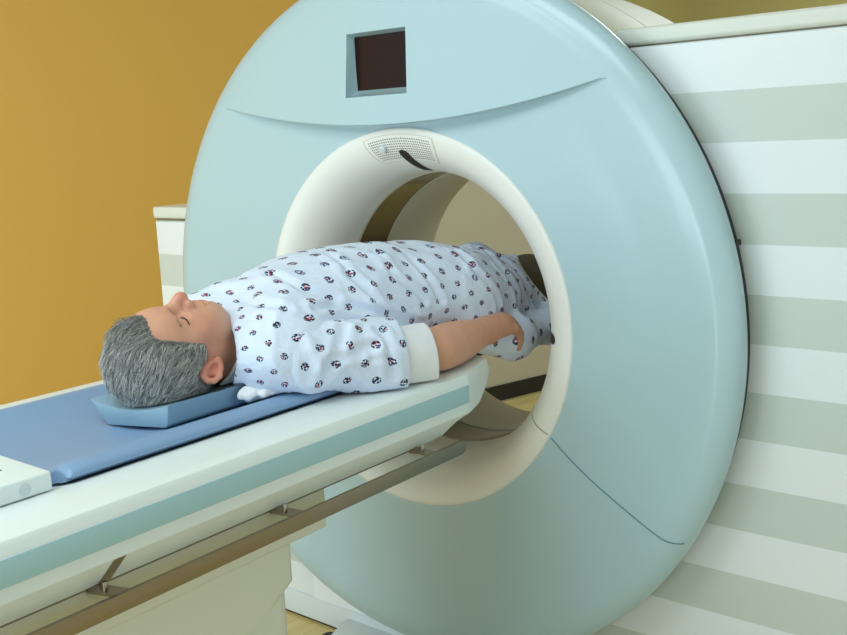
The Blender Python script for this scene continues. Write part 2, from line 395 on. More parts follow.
# bore ring (flared white funnel)
def flare(t): return RF - 0.113*math.sin(t), -0.030 + 0.165*(1 - math.cos(t))
fl = [(0.470, 0.02), (RF + 0.002, 0.004), (RF + 0.004, -0.012), (RF + 0.003, -0.024), (RF, -0.0295)]
fl += [flare(rad(q)) for q in range(3, 91, 3)] + [(0.374, 0.172), (0.384, 0.172), (0.41, 0.12), (0.45, 0.05)]
ring = revolve('bore_ring', fl, M['ring'], scan, 240, sharp=60); ring['label'] = 'flared white ring around the bore opening'
def on_flare(t, th, lift):
    r, y = flare(t); dr, dy = -0.113*math.cos(t), 0.165*math.sin(t); L = math.hypot(dr, dy)
    nr, ny = -dy/L, dr/L                                     # towards the viewer and the axis
    r += nr*lift; y += ny*lift
    return (r*math.cos(th), y, r*math.sin(th))
def flare_patch(name, outline, mat, parent, lift, nu=48, nv=16, thick=0.0008, round_c=0.0):
    V, UV, F = [], [], []
    for side in (lift, lift - thick):
        for j in range(nv+1):
            for i in range(nu+1):
                u, v = i/nu, j/nv
                t, th = outline(u, v)
                V.append(on_flare(t, th, side)); UV.append((u, v))
    N = (nu+1)*(nv+1); q = lambda i, j, s: s*N + j*(nu+1) + i
    for j in range(nv):
        for i in range(nu):
            F.append((q(i,j,0), q(i+1,j,0), q(i+1,j+1,0), q(i,j+1,0))); F.append((q(i,j,1), q(i,j+1,1), q(i+1,j+1,1), q(i+1,j,1)))
    for i in range(nu): F.append((q(i,0,1), q(i+1,0,1), q(i+1,0,0), q(i,0,0))); F.append((q(i,nv,0), q(i+1,nv,0), q(i+1,nv,1), q(i,nv,1)))
    for j in range(nv): F.append((q(0,j,0), q(0,j+1,0), q(0,j+1,1), q(0,j,1))); F.append((q(nu,j,1), q(nu,j+1,1), q(nu,j+1,0), q(nu,j,0)))
    bm = bmesh.new(); vs = [bm.verts.new(p) for p in V]; uvl = bm.loops.layers.uv.new('UVMap')
    for f in F:
        ff = bm.faces.new([vs[k] for k in f])
        for l, k in zip(ff.loops, f): l[uvl].uv = UV[k]
    return bm_obj(name, bm, mat, parent, sharp=50)
def squircle(u, v, c):
    """pull the corners of the unit square in, so a patch gets rounded corners"""
    x, y = 2*u - 1, 2*v - 1
    return (x*math.sqrt(1 - c*y*y/2) + 1)/2, (y*math.sqrt(1 - c*x*x/2) + 1)/2
def gr_out(u, v):
    u, v = squircle(u, v, 0.22)
    l = 104.0 - 2.5*v; r_ = 76.0 - 0.5*v
    return rad(7 + 37*v), rad(l + (r_ - l)*u)
gr = flare_patch('speaker_grille', gr_out, M['grille'], ring, 0.0010); gr['label'] = 'perforated speaker panel at the top of the bore ring'
def fr_out(u, v):
    u, v = squircle(u, v, 0.22)
    l = 104.6 - 2.5*v; r_ = 75.4 - 0.5*v
    return rad(6 + 39*v), rad(l + (r_ - l)*u)
flare_patch('grille_surround', fr_out, M['trimline'], ring, 0.0004)
def slot_out(u, v):
    w = math.sqrt(max(0.02, 1 - (1 - min(v*6, 1))**2))
    return rad(27 + 42*v), rad(89.8 - 2.4*v + (1 - 2*u)*2.0*w)
sl = flare_patch('laser_slot', slot_out, M['black'], ring, 0.0016, 12, 40); sl['label'] = 'narrow black slot in the top of the bore ring'
for th0 in (-3.0, 183.0):
    def side_slot(u, v, th0=th0):
        w = math.sqrt(max(0.02, 1 - (1 - min(v*6, 1))**2)); return rad(27 + 53*v), rad(th0 + 1.5*(1 if th0 < 90 else -1) + (1 - 2*u)*1.75*w)
    flare_patch('laser_slot', side_slot, M['black'], ring, 0.0016, 12, 40)
bm = bmesh.new(); c0 = Vector(on_flare(rad(23), rad(96.8), 0.001)); c1 = Vector(on_flare(rad(23), rad(96.8), 0.011))
tube(bm, [c0, c0.lerp(c1, 0.8), c1], [0.010, 0.0098, 0.007], 20); kn = bm_obj('sensor_knob', bm, M['disc'], ring); kn['label'] = 'small grey metal knob'
# seams of the flare: one on either side, low down
for th, sg in ((rad(-29.0), 1), (rad(209.0), -1)):
    bm = bmesh.new(); tube(bm, [on_flare(rad(q), th - sg*rad(q*0.045), -0.0004) for q in range(2, 88, 4)], 0.0013, 6); bm_obj('ring_seam', bm, M['seam_ring'], ring)

# inside of the bore
revolve('bore_seal', [(0.3735, 0.171), (0.3735, 0.181), (0.3785, 0.181), (0.3785, 0.171)], M['trimline'], scan)
revolve('scan_window', [(0.376, 0.181), (0.376, 0.311), (0.386, 0.311), (0.386, 0.181)], M['tint'], scan)['label'] = 'brown tinted band running round the inside of the bore'
revolve('bore_seal', [(0.3735, 0.311), (0.3735, 0.321), (0.3785, 0.321), (0.3785, 0.311)], M['trimline'], scan)
revolve('bore_liner', [(0.374, 0.321), (0.3745, 0.36), (0.3755, 0.44), (0.379, 0.50), (0.386, 0.55), (0.395, 0.585), (0.404, 0.602), (0.43, 0.61), (0.43, 0.321)], M['bore'], scan)
revolve('rear_drum', [(0.44, 0.03), (0.86, 0.03), (0.868, 0.04), (0.870, 0.295), (0.867, 0.298), (0.867, 0.302), (0.870, 0.305), (0.868, 0.57), (0.86, 0.59), (0.84, 0.60), (0.42, 0.605), (0.42, 0.59), (0.44, 0.57)], M['drum'], scan, 240)
revolve('rim_gasket', [(RD - 0.006, 0.0235), (RD + 0.004, 0.0235), (RD + 0.004, 0.036), (RD - 0.006, 0.036)], M['black'], scan, 240)
revolve('rim_trim', [(RD - 0.002, 0.0185), (RD + 0.0022, 0.0185), (RD + 0.0022, 0.0235), (RD - 0.002, 0.0235)], M['trimline'], scan, 240)
th = rad(15.0); box('rim_latch', RD*math.cos(th) - 0.004, RD*math.cos(th) + 0.012, 0.006, 0.034, RD*math.sin(th) - 0.006, RD*math.sin(th) + 0.006, M['black'], scan, 0.001, 1)
# side cabinets, striped, each with its lid
YC = 0.040
rc_ = box('side_cabinet', 0.47, 1.34, YC, 0.60, FLOOR + 0.082, 0.6325, M['stripe'], scan, 0.006); rc_['label'] = 'tall striped side cabinet'
box('lid', 0.566, 1.345, YC - 0.006, 0.61, 0.636, 0.672, M['lid'], rc_, 0.010, 4)
box('lid_gap', 0.58, 1.335, YC + 0.008, 0.595, 0.628, 0.637, M['seam_ring'], rc_, 0.0)
lc_ = box('side_cabinet', -1.106, -0.47, YC, 0.60, FLOOR + 0.082, 0.236, M['stripe_low'], scan, 0.006); lc_['label'] = 'low striped side cabinet'
box('lid', -1.108, -0.60, YC - 0.006, 0.61, 0.243, 0.281, M['lid'], lc_, 0.008, 4)
box('lid_gap', -1.105, -0.60, YC + 0.008, 0.595, 0.235, 0.244, M['seam_ring'], lc_, 0.0)
box('lower_panel', -0.475, 0.475, YC + 0.001, 0.59, FLOOR + 0.082, -0.70, M['stripe_low'], scan, 0.0)
box('plinth', -1.10, 1.33, YC - 0.004, 0.59, FLOOR + 0.008, FLOOR + 0.083, M['plinth'], scan, 0.005)
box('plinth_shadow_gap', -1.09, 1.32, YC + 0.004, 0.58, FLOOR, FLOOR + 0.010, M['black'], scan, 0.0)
prism('gantry_foot', [(-0.075, FLOOR + 0.004), (0.05, FLOOR + 0.004), (0.05, FLOOR + 0.058), (0.02, FLOOR + 0.057), (-0.02, FLOOR + 0.050), (-0.055, FLOOR + 0.036), (-0.072, FLOOR + 0.022)], 'x', -0.33, 0.33, M['plinth'], scan, 0.012)
for sx in (-1, 1):
    bm = bmesh.new(); tube(bm, [(sx*0.345, -0.03, FLOOR), (sx*0.345, -0.03, FLOOR + 0.02), (sx*0.345, -0.03, FLOOR + 0.026)], [0.03, 0.03, 0.022], 20); bm_obj('foot_pad', bm, M['black'], scan)

# ------------------------------------------------------------------ the patient table
tab = empty('patient_table', (0, -1.4, FLOOR), 'long cream patient table with a teal side stripe and steel rail, leading into the bore', 'patient table')
TZ = -0.048
def half_w(y): return 0.360 if y < -0.25 else 0.360 - 0.058*(y + 0.25)/0.16
def low_z(y): return float(np.interp(y, [-0.40, -0.335, -0.30, -0.255, -0.205, -0.161, -0.125, -0.103, -0.090], [-0.20, -0.182, -0.170, -0.156, -0.142, -0.128, -0.113, -0.101, -0.086]))
def channel(x): return -0.047 - 0.038*max(0.0, 1 - (abs(x)/0.236)**2)
def tabletop():
    ys = [-2.15, -2.14] + list(np.linspace(-2.0, -0.40, 9)) + list(np.linspace(-0.39, -0.25, 12)) + list(np.linspace(-0.24, -0.10, 15)) + [-0.094, -0.090]
    xs = list(np.linspace(0.236, 0, 28)); rows = []
    for y in ys:
        w = half_w(y); lz = low_z(y)
        half = [(0.239, TZ), (w - 0.03, TZ), (w - 0.018, TZ - 0.001), (w - 0.010, TZ - 0.004), (w - 0.005, TZ - 0.010), (w - 0.002, -0.069), (w - 0.0005, -0.072), (w - 0.001, -0.113), (w, -0.134), (w - 0.003, -0.138), (w - 0.030, -0.176), (w - 0.036, -0.180), (0.10, -0.182)]
        half = [(x, max(z, lz)) for x, z in half]
        right = [(x, max(channel(x) if x < 0.235 else TZ, min(TZ - 0.002, lz + 0.006))) for x in xs[:-1]]
        prof = [(0, max(channel(0), min(TZ - 0.002, lz + 0.006)))] + right[::-1] + half
        prof = prof + [(-x, z) for x, z in prof[:0:-1]]
        rows.append([(x, y, z) for x, z in prof])
    m = len(rows[0]); bm = bmesh.new(); R = [[bm.verts.new(p) for p in r] for r in rows]
    for A, B in zip(R, R[1:]):
        for k in range(m): bm.faces.new((A[k], A[(k+1) % m], B[(k+1) % m], B[k]))
    bm.faces.new(R[0]); bm.faces.new(R[-1][::-1])
    bmesh.ops.remove_doubles(bm, verts=bm.verts[:], dist=1e-5)
    return bm_obj('tabletop', bm, M['table'], tab, sharp=28)
tabletop()
for sx in (1, -1):
    x0, x1 = (0.3560, 0.3612) if sx > 0 else (-0.3612, -0.3560)
    st = box('side_stripe', x0, x1, -2.14, -0.252, -0.1125, -0.0725, M['teal_strip'], tab, 0.0012, 2); st['label'] = 'long teal stripe'
box('lift_beam', -0.315, 0.315, -2.10, -0.665, -0.266, -0.178, M['base'], tab, 0.006)
box('beam_seam', -0.322, 0.322, -2.09, -0.40, -0.184, -0.179, M['seam_ring'], tab, 0.0)
# pedestal: upper cover with an arched lower edge over a narrower lower column
arch = [(-0.727 - q, -0.362 - 0.40*q + 0.13*q*q) for q in np.linspace(0, 1.0, 14)] + [(-1.75, -0.632)]
prism('pedestal_cover', [(-0.727, -0.245)] + arch + [(-1.75, -0.245)], 'x', -0.285, 0.285, M['base'], tab, 0.02, 4)
bm = bmesh.new(); bm_box(bm, -0.276, 0.276, -1.74, -0.735, FLOOR + 0.03, -0.30, 0.03, 5); bm_obj('pedestal_column', bm, M['base'], tab)
box('pedestal_foot', -0.32, 0.32, -1.85, -0.78, FLOOR, FLOOR + 0.035, M['black'], tab, 0.01)
# cradle that carries the body into the bore
def arc_slab(name, y0, y1, half, ztop, th, mat, parent, n=28, rnd=0.004, ny=2):
    bm = bmesh.new(); rows = []
    ys = np.linspace(y0, y1, ny)
    xs = np.linspace(-half, half, n)
    top = [(x, ztop(x)) for x in xs]; bot = [(x*0.985, ztop(x) - th) for x in xs[::-1]]
    prof = top + [(half + rnd*0.6, ztop(half) - th/2)] + bot + [(-half - rnd*0.6, ztop(half) - th/2)]
    R = [[bm.verts.new((x, y, z)) for x, z in prof] for y in ys]; m = len(prof)
    for A, B in zip(R, R[1:]):
        for k in range(m): bm.faces.new((A[k], A[(k+1) % m], B[(k+1) % m], B[k]))
    f1 = bm.faces.new(R[0][::-1]); f2 = bm.faces.new(R[-1])
    bmesh.ops.bevel(bm, geom=list(set(f1.edges) | set(f2.edges)), offset=rnd, segments=3, profile=0.5, affect='EDGES')
    return bm_obj(name, bm, mat, parent, sharp=40)
cr = arc_slab('cradle', -0.088, 1.02, 0.216, lambda x: -0.0605 - 0.024*(1 - (x/0.216)**2), 0.014, M['carbon'], tab)
cr['label'] = 'dark thin cradle reaching into the bore'
# steel rail on brackets
def rail():
    bm = bmesh.new(); pts = [(-2.12, -0.216), (-0.300, -0.216)] + [(-0.300 + 0.020*math.sin(q), -0.201 - 0.015*math.cos(q)) for q in np.linspace(0.3, math.pi - 0.3, 8)] + [(-0.300, -0.187), (-2.12, -0.187)]
    return prism('side_rail', pts, 'x', 0.362, 0.370, M['steel'], tab, 0.0012, 2)
rl = rail(); rl['label'] = 'long brushed steel accessory rail'
for i, y in enumerate((-0.405, -0.800, -1.168, -1.62)):
    bm = bmesh.new()
    strap(bm, [(0.316, y - 0.012, -0.181), (0.333, y - 0.004, -0.182), (0.340, y + 0.004, -0.185), (0.346, y + 0.014, -0.190), (0.363, y + 0.044, -0.203)], (-0.75, 0.4, 0.55), 0.019, 0.004)
    b_ = bm_obj('rail_bracket', bm, M['steel'], rl, smooth=False)
    bm = bmesh.new(); tube(bm, [(0.3425, y + 0.004, -0.187), (0.3425, y + 0.004, -0.1705)], 0.0042, 12); bm_obj('bracket_bolt', bm, M['chrome'], b_)
    if i == 2:
        bm = bmesh.new(); strap(bm, [(0.3285, y + 0.010, -0.1795), (0.3440, y + 0.018, -0.1565), (0.3585, y + 0.024, -0.1362)], (0, 1, 0), 0.021, 0.0012); bm_obj('bracket_strap', bm, M['steel'], b_, smooth=False)

# ------------------------------------------------------------------ mattress, head pad, white box
def mat_top(x):
    ax = abs(x)
    z = -0.058 + 0.036*min(1.0, (ax/0.198))**2.4
    if ax > 0.198: q = min(1.0, (ax - 0.198)/0.036); z = -0.022 - 0.014*(1 - math.sqrt(max(0.0, 1 - q*q)))
    return z
def mattress():
    ys = [-1.139, -1.1385, -1.136, -1.128, -1.110] + list(np.linspace(-1.08, -0.19, 24)) + [-0.155, -0.1425, -0.1400]
    xs = np.concatenate([np.linspace(-0.234, -0.196, 12), np.linspace(-0.185, 0.185, 27), np.linspace(0.196, 0.234, 12)])
    bm = bmesh.new(); R = []
    for y in ys:
        e = min(y + 1.139, -0.140 - y); k = 0.012*(1 - math.sqrt(max(0, 1 - (1 - min(e/0.02, 1))**2)))
        low = lambda x: max(channel(x) + 0.0045, mat_top(x) - 0.03) if abs(x) < 0.224 else -0.0385
        prof = [(x, max(mat_top(x) - k, low(x) + 0.0008)) for x in xs] + [(x, max(channel(x) + 0.0045, mat_top(x) - 0.03) if abs(x) < 0.224 else -0.0385) for x in xs[::-1]]
        R.append([bm.verts.new((x, y, z)) for x, z in prof])
    m = len(R[0])
    for A, B in zip(R, R[1:]):
        for k in range(m): bm.faces.new((A[k], A[(k+1) % m], B[(k+1) % m], B[k]))
    bm.faces.new(R[0]); bm.faces.new(R[-1][::-1])
    o = bm_obj('mattress', bm, M['vinyl'], None, sharp=50)
    bm = bmesh.new()
    for sx in (-1, 1): tube(bm, [(sx*0.2335, y, -0.0378) for y in np.linspace(-1.134, -0.145, 12)], 0.0020, 6)
    bm_obj('piping', bm, M['vinyl'], o)
    return o
mt = mattress(); tag(mt, 'slate blue vinyl mattress with rolled edges lying along the patient table', 'mattress')

HX = 0.02
def pad_top(x): return -0.019 + 0.020*min(1.0, abs((x - 0.016)/0.122))**2
def head_pad():
    y0, y1 = -0.892, -0.655; xs = np.linspace(-0.074, 0.138, 15); bm = bmesh.new()
    top = [(x, pad_top(x)) for x in xs]
    prof = top + [(0.132, -0.036), (0.124, -0.0500)] + [(-0.02, -0.0575), (-0.034, -0.0530)]
    # lay the pad on the dished mattress: its underside follows the mattress
    prof = [(x, max(z, mat_top(x) + 0.003)) for x, z in prof]
    R = [[bm.verts.new((x + (0.010 if y == y0 else 0.0)*0, y + dy*(x*0.12), z)) for x, z in prof] for y, dy in ((y0, 1), (y1, 1))]
    m = len(prof)
    for k in range(m): bm.faces.new((R[0][k], R[0][(k+1) % m], R[1][(k+1) % m], R[1][k]))
    f1 = bm.faces.new(R[0]); f2 = bm.faces.new(R[1][::-1])
    bmesh.ops.recalc_face_normals(bm, faces=bm.faces[:])
    bmesh.ops.bevel(bm, geom=list(set(f1.edges) | set(f2.edges)), offset=0.003, segments=2, profile=0.5, affect='EDGES')
    return bm_obj('head_pad', bm, M['pad'], None, sharp=30)
hp = head_pad(); tag(hp, 'pale blue dished vinyl pad on the mattress beneath the man\'s grey head', 'head pad')

bx = empty('white_box', (0.0, -1.3, TZ), 'flat white box with a round button, on the table at the mattress end', 'box')
bs = box('case', -0.236, 0.236, -1.54, -1.168, TZ + 0.0008, -0.0165, M['box'], bx, 0.004)
box('inset_panel', -0.17, 0.165, -1.51, -1.212, -0.0175, -0.0158, M['box'], bs, 0.0008, 2)['label'] = 'flush panel in the top of the box'
bm = bmesh.new()
for p, q in (((-0.172, -1.210), (0.167, -1.210)), ((0.167, -1.210), (0.167, -1.512))): tube(bm, [(*p, -0.0165), (*q, -0.0165)], 0.0011, 6)
bm_obj('panel_groove', bm, M['seam'], bs)
bm = bmesh.new(); tube(bm, [(0.234, -1.213, -0.032), (0.2375, -1.213, -0.032)], 0.0095, 28); bm_obj('round_button', bm, M['disc'], bs)

# ------------------------------------------------------------------ signed-distance sculpting for the man and his clothes
class Field:
    def __init__(s, xs, ys, zs):
        s.x, s.y, s.z = (np.asarray(q, dtype=np.float32) for q in (xs, ys, zs))
        s.D = np.full((len(xs), len(ys), len(zs)), 1.0, dtype=np.float32)
    def win(s, lo, hi):
        return tuple(slice(max(np.searchsorted(c, l) - 1, 0), min(np.searchsorted(c, h) + 1, len(c))) for c, l, h in zip((s.x, s.y, s.z), lo, hi))
    def P(s, w): return s.x[w[0]][:,None,None], s.y[w[1]][None,:,None], s.z[w[2]][None,None,:]
    def op(s, fn, lo, hi, k=0.01, mode='add', pad=0.03):
        pad = max(pad, k*1.2); w = s.win([q - pad for q in lo], [q + pad for q in hi])
        if any(q.stop <= q.start for q in w): return
        a = s.D[w]; b = fn(*s.P(w)).astype(np.float32)
        if mode == 'add':
            h = np.maximum(k - np.abs(a - b), 0)/k; s.D[w] = np.minimum(a, b) - h*h*k*0.25
        else:
            b = -b if mode == 'sub' else b
            h = np.maximum(k - np.abs(a - b), 0)/k; s.D[w] = np.maximum(a, b) + h*h*k*0.25
    def ell(s, c, r, k=0.02, mode='add', rot=None):
        c = np.array(c, float); r = np.array(r, float); R = np.array(rot.to_3x3()) if rot is not None else np.eye(3)
        m = max(r) if rot is not None else None
        def fn(X, Y, Z):
            X, Y, Z = X - c[0], Y - c[1], Z - c[2]
            if rot is not None: X, Y, Z = (R[0,i]*X + R[1,i]*Y + R[2,i]*Z for i in range(3))
            k0 = np.sqrt((X/r[0])**2 + (Y/r[1])**2 + (Z/r[2])**2); k1 = np.sqrt((X/r[0]**2)**2 + (Y/r[1]**2)**2 + (Z/r[2]**2)**2)
            return k0*(k0 - 1)/np.maximum(k1, 1e-6)
        e = np.array([m]*3) if m else r
        s.op(fn, c - e, c + e, k, mode)
    def cone(s, a, b, ra, rb, k=0.02, mode='add', sq=None):
        a = np.array(a, float); b = np.array(b, float); ab = b - a; L = ab @ ab
        def fn(X, Y, Z):
            t = np.clip(((X-a[0])*ab[0] + (Y-a[1])*ab[1] + (Z-a[2])*ab[2])/L, 0, 1)
            dx, dy, dz = X - a[0] - t*ab[0], Y - a[1] - t*ab[1], Z - a[2] - t*ab[2]
            if sq: dx, dy, dz = dx*sq[0], dy*sq[1], dz*sq[2]
            return np.sqrt(dx*dx + dy*dy + dz*dz) - (ra + (rb - ra)*t)
        m = max(ra, rb)*(1.0/min(sq) if sq else 1.0); s.op(fn, np.minimum(a, b) - m, np.maximum(a, b) + m, k, mode)
    def mesh(s):
        D = s.D; S = D < 0; nx, ny, nz = D.shape
        cs = np.zeros((nx-1, ny-1, nz-1), dtype=np.int8)
        cor = [(i, j, k) for i in (0,1) for j in (0,1) for k in (0,1)]
        sl = lambda i, n: slice(i, n - 1 + i)
        for i, j, k in cor: cs += S[sl(i,nx), sl(j,ny), sl(k,nz)]
        cells = np.argwhere((cs > 0) & (cs < 8)); ci, cj, ck = cells.T
        idx = np.full(cs.shape, -1, dtype=np.int32); idx[ci, cj, ck] = np.arange(len(cells))
        acc = np.zeros((len(cells), 3)); cnt = np.zeros(len(cells))
        X, Y, Z = s.x.astype(float), s.y.astype(float), s.z.astype(float)
        for p in cor:
            for ax in range(3):
                if p[ax]: continue
                q = list(p); q[ax] = 1
                d0 = D[ci+p[0], cj+p[1], ck+p[2]].astype(float); d1 = D[ci+q[0], cj+q[1], ck+q[2]].astype(float)
                m = (d0 < 0) != (d1 < 0); t = d0/np.where(m, d0 - d1, 1)
                p0 = np.stack([X[ci+p[0]], Y[cj+p[1]], Z[ck+p[2]]], 1); p1 = np.stack([X[ci+q[0]], Y[cj+q[1]], Z[ck+q[2]]], 1)
                acc += np.where(m[:,None], p0 + (p1 - p0)*t[:,None], 0); cnt += m
        V = acc/cnt[:,None]; F = []
        for ax in range(3):
            pass
            rng = [slice(1, n - 1) for n in D.shape]; rng[ax] = slice(0, D.shape[ax] - 1)
            r2 = list(rng); r2[ax] = slice(1, D.shape[ax])
            a_ = S[tuple(rng)]; b_ = S[tuple(r2)]
            e = np.argwhere(a_ != b_); 
            if not len(e): continue
            flip = a_[tuple(e.T)]
            base = e + np.array([0 if i == ax else 1 for i in range(3)])
            u, v = [(1,2),(2,0),(0,1)][ax]
            def cell(du, dv):
                q = base.copy(); q[:,u] -= du; q[:,v] -= dv; return idx[q[:,0], q[:,1], q[:,2]]
            Q = np.stack([cell(1,1), cell(0,1), cell(0,0), cell(1,0)], 1)
            Q[~flip] = Q[~flip][:, ::-1]; F.append(Q)
        return V, np.concatenate(F)
    def copy(s):
        o = Field.__new__(Field); o.x, o.y, o.z, o.D = s.x, s.y, s.z, s.D.copy(); return o
    def smooth_max(s, B, k):
        h = np.maximum(k - np.abs(s.D - B), 0)/k; s.D = (np.maximum(s.D, B) + h*h*k*0.25).astype(np.float32)

def relax(V, F, it=2, f=0.5):
    for _ in range(it):
        acc = np.zeros_like(V); cnt = np.zeros(len(V))
        for i in range(4):
            a_, b_ = F[:, i], F[:, (i+1) % 4]
            for p, q in ((a_, b_), (b_, a_)):
                for c in range(3): acc[:,c] += np.bincount(p, V[q,c], len(V))
                cnt += np.bincount(p, minlength=len(V))
        V = V + f*(acc/np.maximum(cnt,1)[:,None] - V)
    return V

mat_top_v = np.vectorize(mat_top)
def support(xs, ys, gap=0.0):
    """height of what lies under the man: mattress, pad, table rim, cradle"""
    X = np.asarray(xs)[:,None]; Y = np.asarray(ys)[None,:]
    z = np.where(np.abs(X) < 0.225, mat_top_v(X), np.where(np.abs(X) < 0.246, np.maximum(mat_top_v(X), -0.0345), TZ)) + 0*Y
    cz = np.where(np.abs(X) < 0.222, -0.0605 - 0.024*(1 - (X/0.216)**2) + 0.001, -0.5) + 0*Y
    z = np.where(Y > -0.076, cz, z)
    z = np.where(np.abs(X) > 0.362, -0.5, z)
    pt = -0.019 + 0.020*np.minimum(1.0, np.abs((X - 0.016)/0.122))**2
    ys_ = Y - X*0.12
    z = np.where((ys_ > -0.906) & (ys_ < -0.640) & (X > -0.118) & (X < 0.151), np.maximum(z, pt), z)
    return (z + gap).astype(np.float32)
def rest(f, gap, k=0.004): f.smooth_max(support(f.x, f.y, gap)[:,:,None] - f.z[None,None,:], k)

def torso(f, off=0.0, k=0.06):
    f.ell((HX, -0.440, 0.054), (0.185+off, 0.185+off, 0.124+off), k)
    f.ell((HX, -0.300, 0.068), (0.190+off, 0.230+off, 0.140+off), k)
    f.ell((HX, -0.080, 0.066), (0.190+off, 0.230+off, 0.132+off), k)
    f.ell((HX, 0.060, 0.045), (0.178+off, 0.170+off, 0.105+off), k)
    for s in (-1, 1): f.ell((HX + s*0.115, -0.575, 0.052), (0.085+off, 0.082+off, 0.078+off), k)
def thighs(f, off=0.0, k=0.03):
    for s in (-1, 1): f.cone((HX + s*0.092, 0.03, 0.040), (HX + s*0.085, 0.40, 0.056), 0.088+off, 0.060+off, k)
SH = lambda s: (HX + s*0.178, -0.590, 0.030)
EL = lambda s: (HX + s*0.262, -0.265, -0.002)
WR = lambda s: (HX + s*0.232, -0.020, -0.001)

